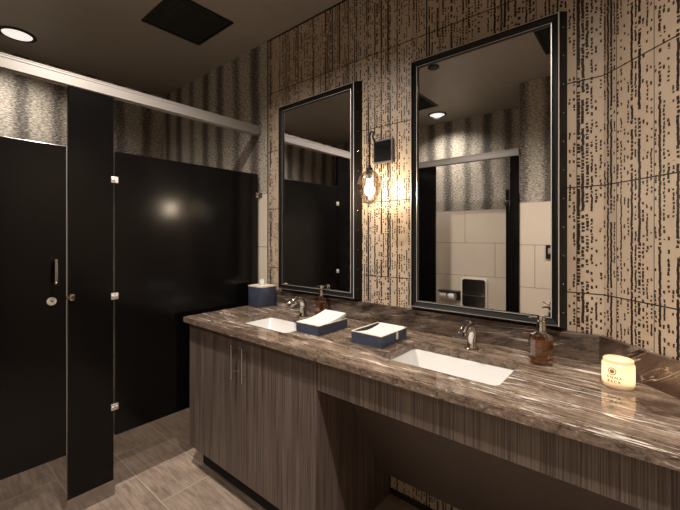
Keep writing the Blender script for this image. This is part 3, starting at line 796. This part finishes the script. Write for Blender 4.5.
bm = bmesh.new(); box(bm, .51, yw+.0305, .66, .75, yw+.05, .69, bev=.008); obj('flap', bm, CHR, sd)
tp = thing('toilet_paper_holder', 'dark steel double toilet paper holder on the cream tiles, seen in the mirror', 'paper holder', (.34, yw, .59))
bm = bmesh.new(); box(bm, .235, yw+.001, .585, .475, yw+.015, .70, bev=.004); box(bm, .235, yw+.015, .685, .475, yw+.10, .70, bev=.003); obj('housing', bm, simple('dark_steel', (.10, .09, .085), .35, .8), tp)
for x in (.265, .36):
    bm = bmesh.new(); tube(bm, [(x, yw+.065, .635), (x+.075, yw+.065, .635)], .044, 24); tag(obj('toilet_roll', bm, PAPER, None, smooth=True, angle=.6), 'white toilet roll in the dark steel holder, %s' % ('beside the stall pilaster' if x < .3 else 'next to the stainless bin'), 'toilet roll', 'toilet rolls in the holder')
yr = YM
sw = thing('wall_switch', 'small black switch plate on the cream tiles, seen in the mirror', 'switch', (1.50, yr, 1.13))
obj('plate', boxbm(1.460, yr+.0008, 1.135, 1.530, yr+.012, 1.250, bev=.003), BLKM, sw)
s = obj('rocker', boxbm(1.478, yr+.0125, 1.175, 1.512, yr+.020, 1.225, bev=.002), GREY, sw); s['label'] = 'pale rocker'
lv = thing('lever_handle', 'small black lever handle low on the cream tiles, seen in the mirror', 'lever', (1.50, yr, .78))
obj('rose', boxbm(1.487, yr+.0008, .705, 1.527, yr+.012, .772, bev=.004), BLKM, lv)
bm = bmesh.new(); tube(bm, [(1.507, yr+.0125, .752), (1.507, yr+.045, .752), (1.495, yr+.052, .756), (1.445, yr+.052, .776)], [.009, .009, .008, .006], 12); tube(bm, [(1.507, yr+.0125, .722), (1.507, yr+.030, .722)], .012, 14)
obj('lever', bm, CHR, lv, smooth=True)

# ------------------------------------------------------------------ ceiling fittings
def grille(x0, y0, x1, y1, label):
    t = thing('ceiling_grille', label, 'ceiling grille', ((x0+x1)/2, (y0+y1)/2, HC), 'square black ceiling grilles')
    bm = bmesh.new(); z1 = HC-.0006; z0 = HC-.008; w = .018
    box(bm, x0, y0, z0, x1, y0+w, z1); box(bm, x0, y1-w, z0, x1, y1, z1); box(bm, x0, y0+w, z0, x0+w, y1-w, z1); box(bm, x1-w, y0+w, z0, x1, y1-w, z1)
    obj('frame', bm, BLKM, t)
    bm = bmesh.new(); box(bm, x0+w, y0+w, HC-.003, x1-w, y1-w, HC-.0006)
    n = 22
    for i in range(1, n):
        y = y0+w+(y1-y0-2*w)*i/n; box(bm, x0+w, y-.002, HC-.0065, x1-w, y+.002, HC-.003)
    obj('perforated_face', bm, BLKF, t)
grille(-.307, -.664, .112, -.280, 'square black grille in the ceiling above the wide stall panel')
grille(.050, -1.985, .470, -1.575, 'square black grille in the ceiling above the stall corner, seen in the mirror')
grille(1.540, -1.500, 1.960, -1.090, 'square black grille in the ceiling above the second sink area')
LW = mat_emit('lamp_lens', (1, .93, .85), .60)
LWD = mat_emit('lamp_lens_deep', (1, .93, .85), .7)
def can(x, y, label, R=.085, deep=False, power=30, spot=True, size=146, blend=.95, rad=.035):
    t = thing('recessed_light', label, 'ceiling light', (x, y, HC), 'round recessed ceiling lights')
    bm = bmesh.new(); z = -.0006
    lathe(bm, [(R+.016, z), (R+.016, -.004), (R+.004, -.009), (R-.002, -.009), (R-.004, -.006), (R-.004, z)], (x, y, HC), 40)
    obj('trim_ring', bm, BLKM, t, smooth=True, angle=.5)
    bm = bmesh.new(); lathe(bm, [(0, -.0045), (R-.006, -.0045), (R-.005, -.001), (0, -.001)], (x, y, HC), 40)
    obj('lens', bm, LWD if deep else LW, t, smooth=True, angle=.5)
    l = bpy.data.lights.new('downlight', 'SPOT'); l.energy = power; l.spot_size = math.radians(size); l.spot_blend = blend; l.shadow_soft_size = rad; l.color = (1, .90, .81)
    lo = bpy.data.objects.new('downlight', l); COL.objects.link(lo); lo.location = (x, y, HC-.02-.0)
    lo.parent = t; lo.matrix_parent_inverse = Matrix.Translation(-t.location)
    return t
PW = 125
can(.62, -1.04, 'recessed ceiling light in front of the first sink', power=PW)
can(-1.115, -1.125, 'bright round recessed ceiling light inside the stall behind the black door', power=PW*.30)
can(.335, -2.25, 'recessed ceiling light over the second stall, seen in the mirror', power=PW*.42)
can(2.25, -1.15, 'recessed ceiling light in front of the corner wall', power=PW*.88)
bm = bmesh.new(); lathe(bm, [(0, -.0006), (.045, -.0006), (.045, -.008), (.040, -.012), (0, -.012)], (.81, -1.16, HC), 28)
tag(obj('ceiling_sensor', bm, BLKM, None, smooth=True, angle=.5), 'small round dark sensor on the ceiling in front of the sinks', 'sensor')

# ------------------------------------------------------------------ camera, world, view
f_px, yaw = 365.917, math.radians(90-50.188)
cam = bpy.data.cameras.new('camera'); co = bpy.data.objects.new('camera', cam); COL.objects.link(co)
cam.sensor_fit = 'HORIZONTAL'; cam.sensor_width = 36; cam.lens = f_px/680*36; cam.clip_start = .02
cam.shift_y = -(255-236.5)/680
co.location = (2.103, -1.622, 1.3225)
co.rotation_euler = (PI/2, 0, yaw)
S.camera = co
w = bpy.data.worlds.new('world'); S.world = w; w.use_nodes = True
w.node_tree.nodes['Background'].inputs[0].default_value = (.02, .018, .015, 1); w.node_tree.nodes['Background'].inputs[1].default_value = .3
vs = S.view_settings; S.display_settings.display_device = 'sRGB'
vs.view_transform = 'Standard'; vs.look = 'None'; vs.gamma = 1; vs.use_curve_mapping = False; vs.exposure = 0.52
S.cycles.max_bounces = 10; S.cycles.diffuse_bounces = 5; S.cycles.glossy_bounces = 6; S.cycles.transparent_max_bounces = 12
S.cycles.sample_clamp_indirect = 6; S.cycles.use_denoising = True
